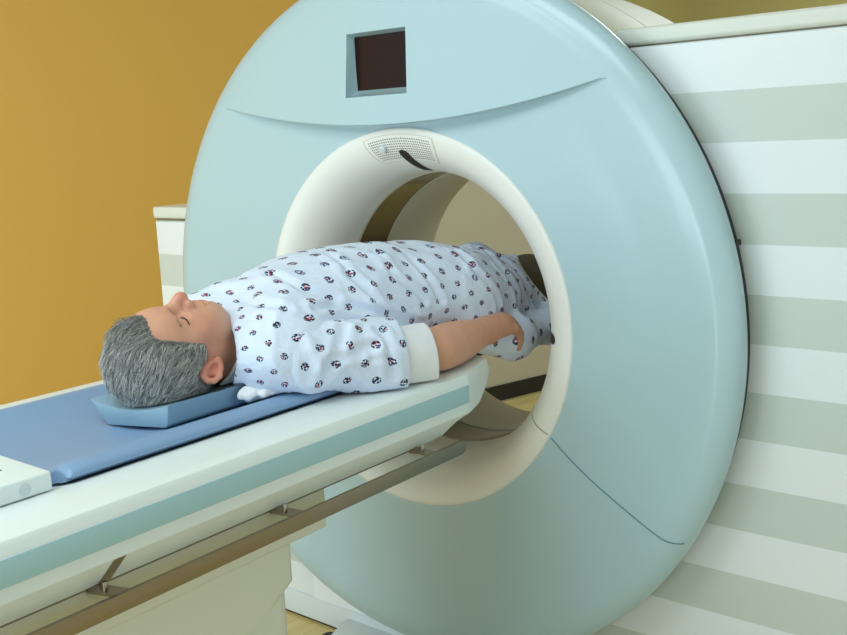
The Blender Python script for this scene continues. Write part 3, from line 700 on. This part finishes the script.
def sculpt_body():
    xs = np.arange(-0.355, 0.391, 0.0027)
    ys = np.concatenate([np.arange(-0.945, -0.62, 0.0022), np.arange(-0.62, 0.20, 0.0034), np.arange(0.20, 0.96, 0.006)])
    zs = np.arange(-0.10, 0.225, 0.0025)
    f = Field(xs, ys, zs); h = HX
    # head
    f.ell((h, -0.800, 0.060), (0.080, 0.097, 0.095), 0.02)
    f.ell((h, -0.796, 0.098), (0.066, 0.072, 0.059), 0.02)
    f.ell((h, -0.735, 0.080), (0.068, 0.082, 0.060), 0.03)
    f.ell((h, -0.699, 0.082), (0.060, 0.048, 0.058), 0.03)
    for s in (-1, 1):
        f.cone((h + s*0.058, -0.710, 0.050), (h + s*0.022, -0.668, 0.120), 0.016, 0.018, 0.03)      # jaw line
        f.ell((h + s*0.045, -0.742, 0.112), (0.026, 0.026, 0.022), 0.025)                            # cheekbone
        f.ell((h + s*0.042, -0.705, 0.108), (0.024, 0.03, 0.026), 0.03)                              # cheek
        f.cone((h + s*0.010, -0.788, 0.1400), (h + s*0.046, -0.786, 0.119), 0.0105, 0.010, 0.016)    # brow
    f.ell((h, -0.668, 0.126), (0.023, 0.021, 0.023), 0.022)                                         # chin
    f.ell((h, -0.698, 0.127), (0.036, 0.034, 0.024), 0.022)                                         # muzzle
    for s in (-1, 1): f.ell((h + s*0.088, -0.768, 0.150), (0.030, 0.034, 0.034), 0.018, 'sub')        # temples fall back
    for s in (-1, 1): f.ell((h + s*0.032, -0.768, 0.149), (0.021, 0.0150, 0.019), 0.012, 'sub')       # eye sockets
    for s in (-1, 1): f.ell((h + s*0.038, -0.7695, 0.1265), (0.0175, 0.0125, 0.0120), 0.005)         # closed lids
    f.cone((h, -0.782, 0.1320), (h, -0.7405, 0.1700), 0.0115, 0.0125, 0.012)                        # nose
    f.ell((h, -0.7345, 0.1690), (0.0125, 0.0105, 0.0118), 0.006)
    for s in (-1, 1):
        f.ell((h + s*0.0155, -0.7310, 0.1560), (0.0095, 0.0105, 0.0110), 0.007)
        f.ell((h + s*0.0068, -0.7215, 0.1615), (0.0050, 0.006, 0.0050), 0.003, 'sub')                # nostrils
    f.ell((h, -0.7010, 0.1515), (0.0250, 0.0080, 0.0090), 0.005)                                    # lips
    f.ell((h, -0.6860, 0.1500), (0.0220, 0.0075, 0.0090), 0.005)
    f.cone((h - 0.026, -0.6930, 0.1440), (h, -0.6930, 0.1560), 0.0030, 0.0030, 0.003, 'sub'); f.cone((h + 0.026, -0.6930, 0.1440), (h, -0.6930, 0.1560), 0.0030, 0.0030, 0.003, 'sub')
    f.cone((h - 0.012, -0.6930, 0.1585), (h + 0.012, -0.6930, 0.1585), 0.0026, 0.0026, 0.003, 'sub')
    f.ell((h, -0.6740, 0.1570), (0.018, 0.005, 0.008), 0.006, 'sub')                                # under the lower lip
    for s in (-1, 1):                                                                               # lid crease
        f.cone((h + s*0.020, -0.7640, 0.1375), (h + s*0.034, -0.7615, 0.1390), 0.0016, 0.0016, 0.002, 'sub')
        f.cone((h + s*0.034, -0.7615, 0.1390), (h + s*0.0540, -0.7620, 0.1240), 0.0016, 0.0016, 0.002, 'sub')
    # neck
    f.cone((h, -0.745, 0.048), (h, -0.600, 0.040), 0.058, 0.068, 0.03)
    f.cone((h, -0.690, 0.078), (h, -0.600, 0.072), 0.030, 0.042, 0.03)
    # ears
    for s in (-1, 1):
        c = np.array([h + s*0.083, -0.748, 0.040]); ax = np.array([0, 0.82, 0.57]); bx_ = np.array([s*0.30, 0.55, -0.78])
        bx_ = bx_ - ax*(bx_ @ ax); bx_ /= np.linalg.norm(bx_)
        pt = lambda u, v, o=0.0: tuple(c + (ax*u + bx_*v)*0.86 + np.array([s*o, 0, 0]))
        f.cone(pt(-0.004, -0.004, -0.004), pt(0.010, -0.004, -0.004), 0.014, 0.010, 0.012)
        f.ell(pt(-0.004, 0.006, 0.003), (0.0055, 0.020, 0.014), 0.006, rot=Matrix.Rotation(rad(34), 4, 'X') @ Matrix.Rotation(rad(-s*22), 4, 'Z'))
        rim_ = [pt(-0.014, -0.010, 0.004), pt(-0.027, -0.004, 0.008), pt(-0.029, 0.008, 0.011), pt(-0.020, 0.018, 0.014), pt(-0.004, 0.020, 0.015), pt(0.012, 0.013, 0.012), pt(0.024, 0.004, 0.008)]
        for i in range(len(rim_) - 1): f.cone(rim_[i], rim_[i+1], 0.0048, 0.0048, 0.007)
        f.ell(pt(0.024, -0.001, 0.007), (0.006, 0.009, 0.008), 0.005)
        f.ell(pt(-0.002, 0.006, 0.002), (0.0075, 0.024, 0.018), 0.008, rot=Matrix.Rotation(rad(34), 4, 'X') @ Matrix.Rotation(rad(-s*22), 4, 'Z'))
        f.ell(pt(0.003, -0.001, 0.0125), (0.006, 0.0105, 0.0065), 0.004, 'sub', rot=Matrix.Rotation(rad(34), 4, 'X'))
        f.cone(pt(0.004, -0.010, 0.006), pt(0.008, -0.010, 0.006), 0.004, 0.004, 0.004)
    # trunk and limbs
    torso(f, -0.009); thighs(f, -0.004)
    for s in (-1, 1):
        f.cone((h + s*0.085, 0.40, 0.056), (h + s*0.080, 0.60, 0.016), 0.056, 0.050, 0.02); f.cone((h + s*0.080, 0.60, 0.016), (h + s*0.078, 0.82, -0.026), 0.050, 0.034, 0.02)
        f.ell((h + s*0.078, 0.862, -0.030), (0.031, 0.036, 0.030), 0.02); f.cone((h + s*0.084, 0.885, -0.015), (h + s*0.135, 0.965, 0.055), 0.034, 0.021, 0.02)
        f.cone(SH(s), EL(s), 0.054, 0.052, 0.02)
        ea, wa = np.array(EL(s)), np.array(WR(s)); fr = [(0.0, 0.053), (0.22, 0.053), (0.45, 0.0475), (0.75, 0.0375), (1.0, 0.033)]
        for (t0_, r0_), (t1_, r1_) in zip(fr, fr[1:]): f.cone(tuple(ea + (wa - ea)*t0_), tuple(ea + (wa - ea)*t1_), r0_, r1_, 0.001)
        # hand: back of the hand up, thumb towards the body, fingers bent down over the side of the gown
        w = np.array(WR(s)); ca, sa = math.cos(rad(22)), math.sin(rad(22)); P_ = lambda dx, dy, dz: tuple(w + np.array([s*(dx*ca + dz*sa), dy, -dx*sa + dz*ca]))
        f.cone(P_(0.002, 0.0, 0.0), P_(-0.002, 0.070, 0.006), 0.031, 0.022, 0.014); f.ell(P_(-0.002, 0.045, 0.0), (0.034, 0.046, 0.030), 0.014)
        kn_ = [(0.026, 0.078, 0.002), (0.008, 0.087, 0.007), (-0.011, 0.088, 0.008), (-0.030, 0.082, 0.003)]   # little finger first (outer side)
        ln = [0.80, 0.98, 1.04, 0.95]; rr = [0.0112, 0.0122, 0.0124, 0.0120]
        for (dx, dy, dz), l_, r_ in zip(kn_, ln, rr):
            p0 = P_(dx*0.55, 0.02, 0.0); p1 = P_(dx, dy, dz)
            q1 = np.array(p1); bend = lambda ox, oy, oz: tuple(q1 + np.array([s*ox, oy*l_, oz*l_])); sp = (dx + 0.002)*0.10; p2 = bend(-0.004 + sp, 0.033, -0.022); p3 = bend(-0.010 + sp*1.6, 0.043, -0.048); p4 = bend(-0.015 + sp*1.8, 0.041, -0.070)
            f.cone(p0, p1, 0.015, r_*1.18, 0.008); f.cone(p1, p2, r_*1.15, r_, 0.003); f.cone(p2, p3, r_*1.02, r_*0.92, 0.003); f.cone(p3, p4, r_*0.95, r_*0.86, 0.003)
            f.ell(p1, (r_*1.05,)*3, 0.004)
        t0, t1, t2, t3 = P_(-0.016, 0.012, -0.006), P_(-0.040, 0.045, -0.016), P_(-0.049, 0.076, -0.030), P_(-0.046, 0.098, -0.042)
        f.cone(t0, t1, 0.016, 0.0125, 0.01); f.cone(t1, t2, 0.0115, 0.0105, 0.004); f.cone(t2, t3, 0.0105, 0.0085, 0.003)
    rest(f, 0.0066)
    return f
BF = sculpt_body()
V, F = BF.mesh(); V = relax(V, F, 1, 0.4)
person = link_mesh('person', V, F, M['skin'])
tag(person, 'grey-haired man lying on his back in a printed gown, eyes closed, arm at his side', 'person')

# ---- hair: a close cap plus strands combed back
HYB = np.array([(0.20, -0.845), (0.158, -0.842), (0.145, -0.840), (0.130, -0.842), (0.118, -0.841), (0.110, -0.835), (0.104, -0.820), (0.099, -0.796), (0.093, -0.768), (0.088, -0.750), (0.075, -0.745), (0.060, -0.750), (0.048, -0.756), (0.032, -0.762), (0.016, -0.740), (0.002, -0.715), (-0.02, -0.700), (-0.06, -0.695)])[::-1]
def hair_cap():
    xs = np.arange(-0.085, 0.125, 0.0027); ys = np.arange(-0.95, -0.68, 0.0026); zs = np.arange(-0.06, 0.19, 0.0026)
    f = Field(xs, ys, zs); h = HX
    f.ell((h, -0.800, 0.060), (0.080, 0.097, 0.095), 0.02); f.ell((h, -0.796, 0.098), (0.066, 0.072, 0.059), 0.02)
    f.ell((h, -0.735, 0.083), (0.068, 0.082, 0.066), 0.03); f.cone((h, -0.745, 0.048), (h, -0.600, 0.040), 0.058, 0.068, 0.03)
    X, Y, Z = f.x[:,None,None], f.y[None,:,None], f.z[None,None,:]
    n = 0.0018*np.sin(95*X + 40*Y)*np.sin(80*Z - 60*Y) + 0.001*np.sin(210*Z + 150*X)
    yb = np.interp(f.z, HYB[:,0], HYB[:,1])[None,None,:] - 0.006*np.cos(X*90) + 0.0028*np.sin(240*Z + 130*X) + 0.0018*np.sin(520*Z - 300*X)
    edge = (Y - yb)
    f.D = f.D - 0.0085*np.clip(-edge/0.03, 0.0, 1.0) + n*np.clip(-edge/0.03, 0, 1) - 0.001
    f.smooth_max((edge + 0*f.D).astype(np.float32), 0.006)
    rest(f, 0.0034)
    return f.mesh()
HV, HF = hair_cap(); HV = relax(HV, HF, 1)
cap = link_mesh('hair', HV, HF, M['hair'], None, attr=0.12 + 0.25*RNG.random(len(HV)))
vn = np.empty(len(HV)*3, dtype=np.float32); cap.data.vertex_normals.foreach_get('vector', vn); vn = vn.reshape(-1, 3).astype(float)
def strands(roots, normals, dirs, lens, width, lift, curl, jit, tone):
    V, F, T = [], [], []; nseg = 4
    for p, nn, dd, L, tn in zip(roots, normals, dirs, lens, tone):
        dd = dd + RNG.normal(0, jit, 3); dd = dd - nn*(dd @ nn); dd /= np.linalg.norm(dd) + 1e-9
        side = np.cross(nn, dd); b = len(V); q = p - nn*0.001; cv = RNG.normal(0, curl)
        for i in range(nseg + 1):
            t = i/nseg; w = width*(1 - 0.8*t)
            V += [tuple(q - side*w), tuple(q + nn*w*0.9), tuple(q + side*w)]; T += [tn]*3
            q = q + (dd + nn*(lift*(1 - 1.5*t)) + side*cv*t)*(L/nseg)
        for i in range(nseg):
            o = b + 3*i
            for k in range(3): F.append((o + k, o + (k+1) % 3, o + 3 + (k+1) % 3, o + 3 + k))
    return V, F, T
outer = (vn[:,2] > -0.9)
inner_ok = HV[:,1] < np.interp(HV[:,2], HYB[:,0], HYB[:,1]) + 0.001
sup = support(np.array([0.0]), np.array([0.0]))
cand = np.where(outer & inner_ok & (HV[:,0] > HX - 0.09))[0]
# only the outside of the cap: normal points away from the head centre
cc_ = np.array([HX, -0.80, 0.06]); cand = cand[((HV[cand] - cc_)*vn[cand]).sum(1) > 0.02]
pick = RNG.choice(cand, 8500)
roots = HV[pick] + RNG.normal(0, 0.0012, (len(pick), 3)); nn = vn[pick]
rel = roots - cc_
dirs = np.stack([0.25*rel[:,0]/0.08, -0.75 - 0*rel[:,1], -0.55 - 0.5*(rel[:,1] < -0.03)], 1)
front = (rel[:,2] > 0.045); dirs[front] = np.stack([0.35*rel[front,0]/0.08 + 0.1, -1.0 + 0*rel[front,0], -0.1 + 0*rel[front,0]], 1)
lens = 0.020 + 0.014*RNG.random(len(pick)); lens[front] *= np.where(rel[front,1] > -0.06, 0.7, 0.9); low = rel[:,2] < -0.03; lens[low] *= 0.6
SV, SF, ST = strands(roots, nn, dirs, lens, 0.00085, 0.20, 0.3, 0.15, np.clip(RNG.beta(1.4, 1.0, len(pick))*(0.8 + 0.4*(np.clip(0.10 - roots[:,2], -0.05, 0.1)/0.1)) + 0.05, 0, 1))
SV = np.array(SV); zsup = support(np.linspace(-0.15, 0.2, 176), np.linspace(-1.0, -0.6, 201))
ii = np.clip(((SV[:,0] + 0.15)/0.002).astype(int), 0, 175); jj = np.clip(((SV[:,1] + 1.0)/0.002).astype(int), 0, 200)
SV[:,2] = np.maximum(SV[:,2], zsup[ii, jj] + 0.0024)
bpy.data.objects.remove(cap)
hair = link_mesh('hair', np.concatenate([HV, SV]), HF.tolist() + [tuple(i + len(HV) for i in q) for q in SF], M['hair'], person, attr=np.concatenate([0.10 + 0.22*RNG.random(len(HV)), ST]))
hair['label'] = 'short grey hair combed back'
# eyebrows and closed lashes
def nearest(p):
    d_ = ((V - np.array(p))**2).sum(1); return V[d_.argmin()]
for s in (-1, 1):
    rts, nrm_, drs = [], [], []
    for k in range(80):
        t = RNG.random(); x = HX + s*(0.012 + 0.044*t)
        p = nearest((x, -0.791 + RNG.normal(0, 0.0024), 0.152 - 0.024*t)); rts.append(p); q = p - np.array([HX, -0.75, 0.07]); nrm_.append(q/np.linalg.norm(q)); drs.append(np.array([s*1.0, -0.45 + 0.4*t, -0.3]))
    BV, B_F, BT = strands(rts, nrm_, drs, 0.005 + 0.004*RNG.random(80), 0.00035, 0.10, 0.2, 0.15, 0.3 + 0.7*RNG.random(80))
    link_mesh('eyebrow', BV, B_F, M['browhair'], person, attr=BT)['label'] = 'thin greying eyebrow'
    pts = [nearest(p) for p in ((HX + s*0.0255, -0.7635, 0.1412), (HX + s*0.0330, -0.7650, 0.1398), (HX + s*0.0415, -0.7675, 0.1375), (HX + s*0.0515, -0.7690, 0.1325), (HX + s*0.0600, -0.7672, 0.1255))]
    pts = [p + (p - np.array([HX, -0.75, 0.07]))*0.009 for p in pts]
    bm = bmesh.new(); tube(bm, [tuple(p) for p in smooth_path(pts, 14)], [0.0006 + 0.0012*math.sin(math.pi*i/13) for i in range(14)], 6); bm_obj('eyelash', bm, M['lash'], person)

pts = [nearest(p) for p in ((HX - 0.026, -0.694, 0.143), (HX - 0.014, -0.6925, 0.152), (HX, -0.692, 0.156), (HX + 0.014, -0.6925, 0.152), (HX + 0.026, -0.694, 0.143))]
bm = bmesh.new(); tube(bm, [tuple(p) for p in smooth_path(pts, 18)], [0.0006 + 0.0013*math.sin(math.pi*i/17) for i in range(18)], 6); bm_obj('mouth_line', bm, M['lip'], person)

# ---- gown
def wrinkle(X, Y, Z, amp):
    w = np.sin(30*X + 3*np.sin(7*Y) + 19*Y)*0.5 + np.sin(52*Y - 24*X + 2*np.sin(15*X) + 14*Z)*0.35 + np.sin(85*Z + 33*Y + 2*np.sin(23*Y))*0.3
    r1 = np.sqrt(np.sin(9*Y + 15*X + 1.7*np.sin(13*X + 3) + 9*Z)**2 + 0.012); r2 = np.sqrt(np.sin(15*X - 13*Y + 1.4*np.sin(11*Y) + 5*Z)**2 + 0.012)
    return amp*(w*0.5 + 0.75*np.exp(-(r1/0.30)**2) + 0.6*np.exp(-(r2/0.25)**2))
def folds(f, lines):
    """cut soft creases along polylines and raise a small roll of cloth beside each"""
    for pts, dep, wid in lines:
        P = np.array(pts); pad = 4*wid + 0.01; w = f.win(P.min(0) - pad, P.max(0) + pad)
        if any(q.stop <= q.start for q in w): continue
        X, Y, Z = f.P(w); best = None
        for p, q in zip(P, P[1:]):
            ab = q - p; t = np.clip(((X-p[0])*ab[0] + (Y-p[1])*ab[1] + (Z-p[2])*ab[2])/(ab @ ab), 0, 1)
            d_ = np.sqrt((X-p[0]-t*ab[0])**2 + (Y-p[1]-t*ab[1])**2 + (Z-p[2]-t*ab[2])**2); best = d_ if best is None else np.minimum(best, d_)
        f.D[w] = f.D[w] + (dep*np.exp(-(best/wid)**2) - 0.5*dep*np.exp(-((best - 2.2*wid)/wid)**2)).astype(np.float32)
GOWN_FOLDS = [
    ([(0.199, -0.545, 0.133), (0.192, -0.482, 0.126), (0.212, -0.428, 0.115), (0.227, -0.366, 0.093), (0.223, -0.278, 0.062), (0.221, -0.222, 0.048)], 0.0075, 0.008),
    ([(0.135, 0.018, 0.185), (0.205, 0.002, 0.140), (0.232, 0.058, 0.059), (0.250, 0.055, 0.000)], 0.008, 0.010),
    ([(0.085, 0.188, 0.169), (0.183, 0.145, 0.133), (0.220, 0.172, 0.067), (0.240, 0.169, 0.004)], 0.008, 0.010),
    ([(0.134, 0.219, 0.146), (0.180, 0.228, 0.105), (0.215, 0.245, 0.056), (0.225, 0.268, 0.0)], 0.008, 0.010),
    ([(0.107, -0.252, 0.203), (0.185, -0.277, 0.164), (0.217, -0.214, 0.100)], 0.006, 0.009),
    ([(0.139, -0.165, 0.194), (0.187, -0.172, 0.150), (0.217, -0.158, 0.091)], 0.006, 0.009),
    ([(0.041, -0.518, 0.188), (0.139, -0.528, 0.163), (0.185, -0.473, 0.137)], 0.006, 0.010),
    ([(0.068, -0.360, 0.213), (0.160, -0.397, 0.178), (0.210, -0.377, 0.124)], 0.006, 0.009),
    ([(0.050, -0.600, 0.147), (0.127, -0.624, 0.146), (0.177, -0.608, 0.141)], 0.006, 0.010),
    ([(0.02, -0.05, 0.205), (0.06, 0.10, 0.185), (0.12, 0.18, 0.16)], 0.006, 0.011),
]
SLEEVE_FOLDS = [
    ([(0.241, -0.634, 0.097), (0.258, -0.638, 0.060), (0.261, -0.630, 0.010)], 0.006, 0.010),
    ([(0.257, -0.525, 0.099), (0.282, -0.569, 0.059), (0.269, -0.601, 0.008)], 0.006, 0.010),
    ([(0.276, -0.593, 0.034), (0.289, -0.549, 0.046), (0.302, -0.488, 0.056)], 0.006, 0.009),
    ([(0.291, -0.458, 0.080), (0.315, -0.464, 0.042), (0.321, -0.462, -0.010)], 0.006, 0.010),
    ([(0.300, -0.500, 0.030), (0.312, -0.440, 0.020), (0.318, -0.410, -0.020)], 0.005, 0.008),
]
def sculpt_gown():
    xs = np.arange(-0.30, 0.33, 0.0036); ys = np.arange(-0.745, 0.62, 0.0036); zs = np.arange(-0.135, 0.262, 0.0034)
    f = Field(xs, ys, zs); h = HX; off = 0.013
    torso(f, off, 0.07)
    for s in (-1, 1): f.ell((h + s*0.118, -0.598, 0.040), (0.112, 0.120, 0.084), 0.05)
    f.ell((h, -0.55, 0.070), (0.15, 0.12, 0.085), 0.06); f.cone((h, -0.74, 0.045), (h, -0.60, 0.045), 0.082, 0.095, 0.04)
    for s in (-1, 1): f.cone((h + s*0.092, 0.00, 0.046), (h + s*0.082, 0.40, 0.056), 0.096, 0.066, 0.08)
    for s in (-1, 1): f.cone((h + s*0.082, 0.40, 0.056), (h + s*0.09, 0.66, -0.010), 0.068, 0.058, 0.05)
    f.ell((h, 0.13, 0.036), (0.180, 0.32, 0.112), 0.05)
    f.cone((h + 0.02, 0.24, 0.126), (h - 0.02, 0.29, 0.128), 0.035, 0.035, 0.06)
    # sides hang down beyond the cradle
    f.cone((h + 0.190, -0.06, -0.020), (h + 0.212, 0.12, -0.055), 0.030, 0.036, 0.06); f.cone((h + 0.212, 0.12, -0.055), (h + 0.205, 0.34, -0.055), 0.036, 0.036, 0.06)
    f.cone((h + 0.205, 0.34, -0.055), (h + 0.165, 0.50, -0.030), 0.036, 0.034, 0.06)
    f.cone((h - 0.190, -0.06, -0.020), (h - 0.210, 0.30, -0.045), 0.030, 0.034, 0.06)
    f.ell((h + 0.02, -0.695, 0.195), (0.10, 0.10, 0.075), 0.05, 'sub')
    X, Y, Z = f.x[:,None,None], f.y[None,:,None], f.z[None,None,:]
    f.D = (f.D - wrinkle(X, Y, Z, 0.0060)).astype(np.float32); folds(f, GOWN_FOLDS)
    outer_ = f.D.copy()
    # shell: take out the inside, cut the hem, the neck and the arm holes
    inner_ = outer_ + 0.0125
    f.smooth_max(-inner_, 0.002)
    hem = (Y - (0.494 - 1.10*Z + np.where(X > h + 0.08, 1.4, 0.75)*np.clip(h + 0.08 - X, -0.16, 0.3) + 0.010*np.sin(16*X + 9*Z)))*0.6
    f.smooth_max((hem + 0*f.D).astype(np.float32), 0.004)
    neck = ((-0.628 - 0.60*np.abs(X - h) - 0.15*(0.12 - Z)) - Y)*0.8
    f.smooth_max((neck + 0*f.D).astype(np.float32), 0.004)
    rest(f, 0.0034)
    return f
GF = sculpt_gown(); GV, GFc = GF.mesh(); GV = relax(GV, GFc, 2)
tt = np.linspace(-np.pi, np.pi, 721); ex, ez = 0.205*np.cos(tt), 0.145*np.sin(tt); arc = np.concatenate([[0], np.cumsum(np.hypot(np.diff(ex), np.diff(ez)))])
ang = np.arctan2((GV[:,2] - 0.045)/0.145, (GV[:,0] - HX)/0.205)
# keep the seam of the wrap under the body
ang2 = (ang + np.pi/2) % (2*np.pi) - np.pi
rho = np.hypot(GV[:,0] - HX, GV[:,2] - 0.045); wsh = np.clip((-0.56 - GV[:,1])/0.10, 0, 1)        # the yoke slopes down to the collar
gown = link_mesh('gown', GV, GFc, M['gown'], person, uvs=np.stack([np.interp(ang2, tt, arc), GV[:,1] + 2.0 + 0.8*wsh*(rho - 0.17)], 1))
gown['label'] = 'pale blue hospital gown with small dark floral sprigs'

def sculpt_sleeve(s, r0, r1, a, b, end_p, end_n, start_p, thick, amp, flare_=None, k=0.03, zlo=-0.10):
    lo = np.minimum(a, b) - 0.13; hi = np.maximum(a, b) + 0.13
    f = Field(np.arange(lo[0], hi[0], 0.0025), np.arange(lo[1], hi[1], 0.0025), np.arange(max(lo[2], zlo), hi[2], 0.0025))
    f.cone(a, b, r0, r1, k)
    if flare_: f.cone(flare_[0], flare_[1], flare_[2], flare_[3], 0.05)
    X, Y, Z = f.x[:,None,None], f.y[None,:,None], f.z[None,None,:]
    f.D = (f.D - wrinkle(X, Y*1.1, Z, amp)).astype(np.float32)
    if zlo > -0.15 and s > 0: folds(f, SLEEVE_FOLDS if thick > 0.0078 else [])
    inn = f.D + thick; f.smooth_max(-inn.astype(np.float32), 0.0015)
    pl_ = (X - end_p[0])*end_n[0] + (Y - end_p[1])*end_n[1] + (Z - end_p[2])*end_n[2]
    f.smooth_max((pl_ + 0*f.D).astype(np.float32), 0.003)
    f.smooth_max(((start_p - Y) + 0*f.D).astype(np.float32), 0.003)
    rest(f, 0.0034)
    Vv, Ff = f.mesh(); Vv = relax(Vv, Ff, 4)
    A = np.array(a); dd = (np.array(b) - A); dd /= np.linalg.norm(dd)
    u = np.array([1, 0, 0]) - dd*dd[0]; u /= np.linalg.norm(u); w = np.cross(dd, u); q = Vv - A
    an = np.arctan2(q @ w, q @ u); an = (an + np.pi*0.5) % (2*np.pi)
    ax_ = q @ dd; ax_ = np.where(ax_ < 0, -r0*np.arcsin(np.clip(-ax_/(r0*1.05), 0, 1)), ax_)
    return Vv, Ff, np.stack([an*0.085, ax_ + 3.0], 1)
for s in (1, -1):
    nrm_e = np.array([s*0.50, 0.84, 0.0]); nrm_e /= np.linalg.norm(nrm_e)
    Vv, Ff, uv = sculpt_sleeve(s, 0.078, 0.076, (HX + s*0.170, -0.585, 0.036), (HX + s*0.262, -0.330, 0.008), (HX + s*0.262, -0.392, 0.01), nrm_e, -2.0, 0.008, 0.0055,
                               ((HX + s*0.23, -0.45, -0.01), (HX + s*0.285, -0.35, -0.018), 0.05, 0.055))
    link_mesh('gown_sleeve', Vv, Ff, M['gown'], gown, uvs=uv)
    nrm_e = np.array([s*0.55, 0.83, 0.0]); nrm_e /= np.linalg.norm(nrm_e)
    Vv, Ff, uv = sculpt_sleeve(s, 0.060, 0.058, (HX + s*0.235, -0.43, 0.012), (HX + s*0.266, -0.240, 0.004), (HX + s*0.275, -0.305, 0.0), nrm_e, -0.46, 0.0075, 0.0022,
                               ((HX + s*0.25, -0.40, -0.005), (HX + s*0.298, -0.29, -0.020), 0.045, 0.048))
    o = link_mesh('undershirt_sleeve', Vv, Ff, M['knit'], person, uvs=uv); o['label'] = 'white undershirt sleeve'
# white undershirt collar round the neck
def collar():
    f = Field(np.arange(-0.12, 0.16, 0.003), np.arange(-0.75, -0.58, 0.003), np.arange(-0.06, 0.15, 0.003)); h = HX
    f.cone((h, -0.745, 0.044), (h, -0.600, 0.036), 0.066, 0.080, 0.02)
    X, Y, Z = f.x[:,None,None], f.y[None,:,None], f.z[None,None,:]
    inn = f.D + 0.007; f.smooth_max(-inn, 0.002)
    cut_ = -(Y + 0.690 - 0.55*(Z - 0.0)); f.smooth_max((cut_ + 0*f.D).astype(np.float32), 0.003)
    f.smooth_max(((Y + 0.60) + 0*f.D).astype(np.float32), 0.003); rest(f, 0.0034)
    return f.mesh()
CV, CF = collar(); CV = relax(CV, CF, 2)
link_mesh('undershirt_collar', CV, CF, M['knit'], person, uvs=CV[:, :2])['label'] = 'white undershirt collar'
# bunched white end of the gown tie lying on the mattress by the shoulder
def bunch():
    f = Field(np.arange(0.06, 0.26, 0.0026), np.arange(-0.76, -0.56, 0.0026), np.arange(-0.06, 0.05, 0.0026))
    f.ell((0.160, -0.690, -0.014), (0.042, 0.028, 0.017), 0.01, rot=Matrix.Rotation(rad(35), 4, 'Z')); f.cone((0.150, -0.668, -0.016), (0.185, -0.612, -0.016), 0.012, 0.016, 0.012)
    f.cone((0.130, -0.70, -0.016), (0.165, -0.714, -0.018), 0.010, 0.008, 0.01); f.cone((0.165, -0.66, -0.012), (0.205, -0.64, -0.018), 0.010, 0.008, 0.01)
    X, Y, Z = f.x[:,None,None], f.y[None,:,None], f.z[None,None,:]
    f.D = (f.D + 0.0040*np.sin(150*X + 90*Y)*np.cos(110*Y - 60*Z) + 0.0035*np.abs(np.sin(130*Y - 100*X))).astype(np.float32); rest(f, 0.0034)
    return f.mesh()
CV, CF = bunch(); link_mesh('gown_tie', CV, CF, M['knit'], gown, uvs=CV[:, :2])['label'] = 'bunched white end of the gown'
# trousers beyond the hem
def trousers():
    f = Field(np.arange(-0.20, 0.24, 0.005), np.arange(0.08, 0.84, 0.005), np.arange(-0.12, 0.20, 0.005)); h = HX
    for s in (-1, 1):
        f.cone((h + s*0.092, 0.05, 0.040), (h + s*0.085, 0.40, 0.056), 0.090, 0.070, 0.01); f.cone((h + s*0.085, 0.40, 0.056), (h + s*0.078, 0.86, -0.018), 0.070, 0.056, 0.02)
    X, Y, Z = f.x[:,None,None], f.y[None,:,None], f.z[None,None,:]
    f.D = (f.D - wrinkle(X, Y, Z, 0.003)).astype(np.float32); inn = f.D + 0.009; f.smooth_max(-inn, 0.002)
    f.smooth_max((np.maximum(0.16 - Y, Y - 0.80) + 0*f.D).astype(np.float32), 0.004); rest(f, 0.0034)
    return f.mesh()
CV, CF = trousers(); link_mesh('trousers', CV, CF, M['trouser'], person)['label'] = 'dark olive brown trousers'

# ------------------------------------------------------------------ light
def area(name, loc, size, power, color, rot=(0, 0, 0), sy=None):
    l = bpy.data.lights.new(name, 'AREA'); l.energy = power; l.color = color; l.size = size
    if sy: l.shape = 'RECTANGLE'; l.size_y = sy
    o = bpy.data.objects.new(name, l); COL.objects.link(o); o.location = loc; o.rotation_euler = rot; return o
area('ceiling_lamp', (0.2, -1.8, CEIL - 0.02), 1.2, 22, (0.76, 0.90, 1.0), sy=1.2)
area('ceiling_lamp', (-1.4, -3.1, CEIL - 0.02), 1.4, 34, (0.74, 0.89, 1.0), sy=1.4)
area('front_fill', (-1.2, -4.4, -0.35), 2.4, 50, (0.72, 0.89, 1.0), rot=(rad(90), 0, 0), sy=1.2)  # added cool fill light, no real window: brightens the gantry's lower left
area('ceiling_lamp', (0.6, 2.2, CEIL - 0.02), 1.2, 28, (0.84, 0.97, 1.0), sy=1.2)
w = bpy.data.worlds.new('world'); SC.world = w; w.use_nodes = True
w.node_tree.nodes['Background'].inputs[0].default_value = (0.76, 0.91, 1.0, 1); w.node_tree.nodes['Background'].inputs[1].default_value = 1.0

# ------------------------------------------------------------------ camera
cam = bpy.data.cameras.new('camera'); co = bpy.data.objects.new('camera', cam); COL.objects.link(co)
cam.sensor_width = 36.0; cam.lens = 965.5/847*36.0; cam.clip_start = 0.05
rx = Vector((0.78502238, 0.61810339, -0.04108594)); dn = Vector((0.0785977, -0.16517251, -0.98312789)); fw = Vector((-0.61446095, 0.76854813, -0.17824562))
m = Matrix((rx, -dn, -fw)).transposed().to_4x4(); m.translation = Vector((1.5661, -1.9092, 0.4517)); co.matrix_world = m
SC.camera = co
SC.view_settings.view_transform = 'Standard'; SC.view_settings.look = 'None'; SC.view_settings.gamma = 1.0
SC.view_settings.use_curve_mapping = False; SC.view_settings.exposure = 0.12
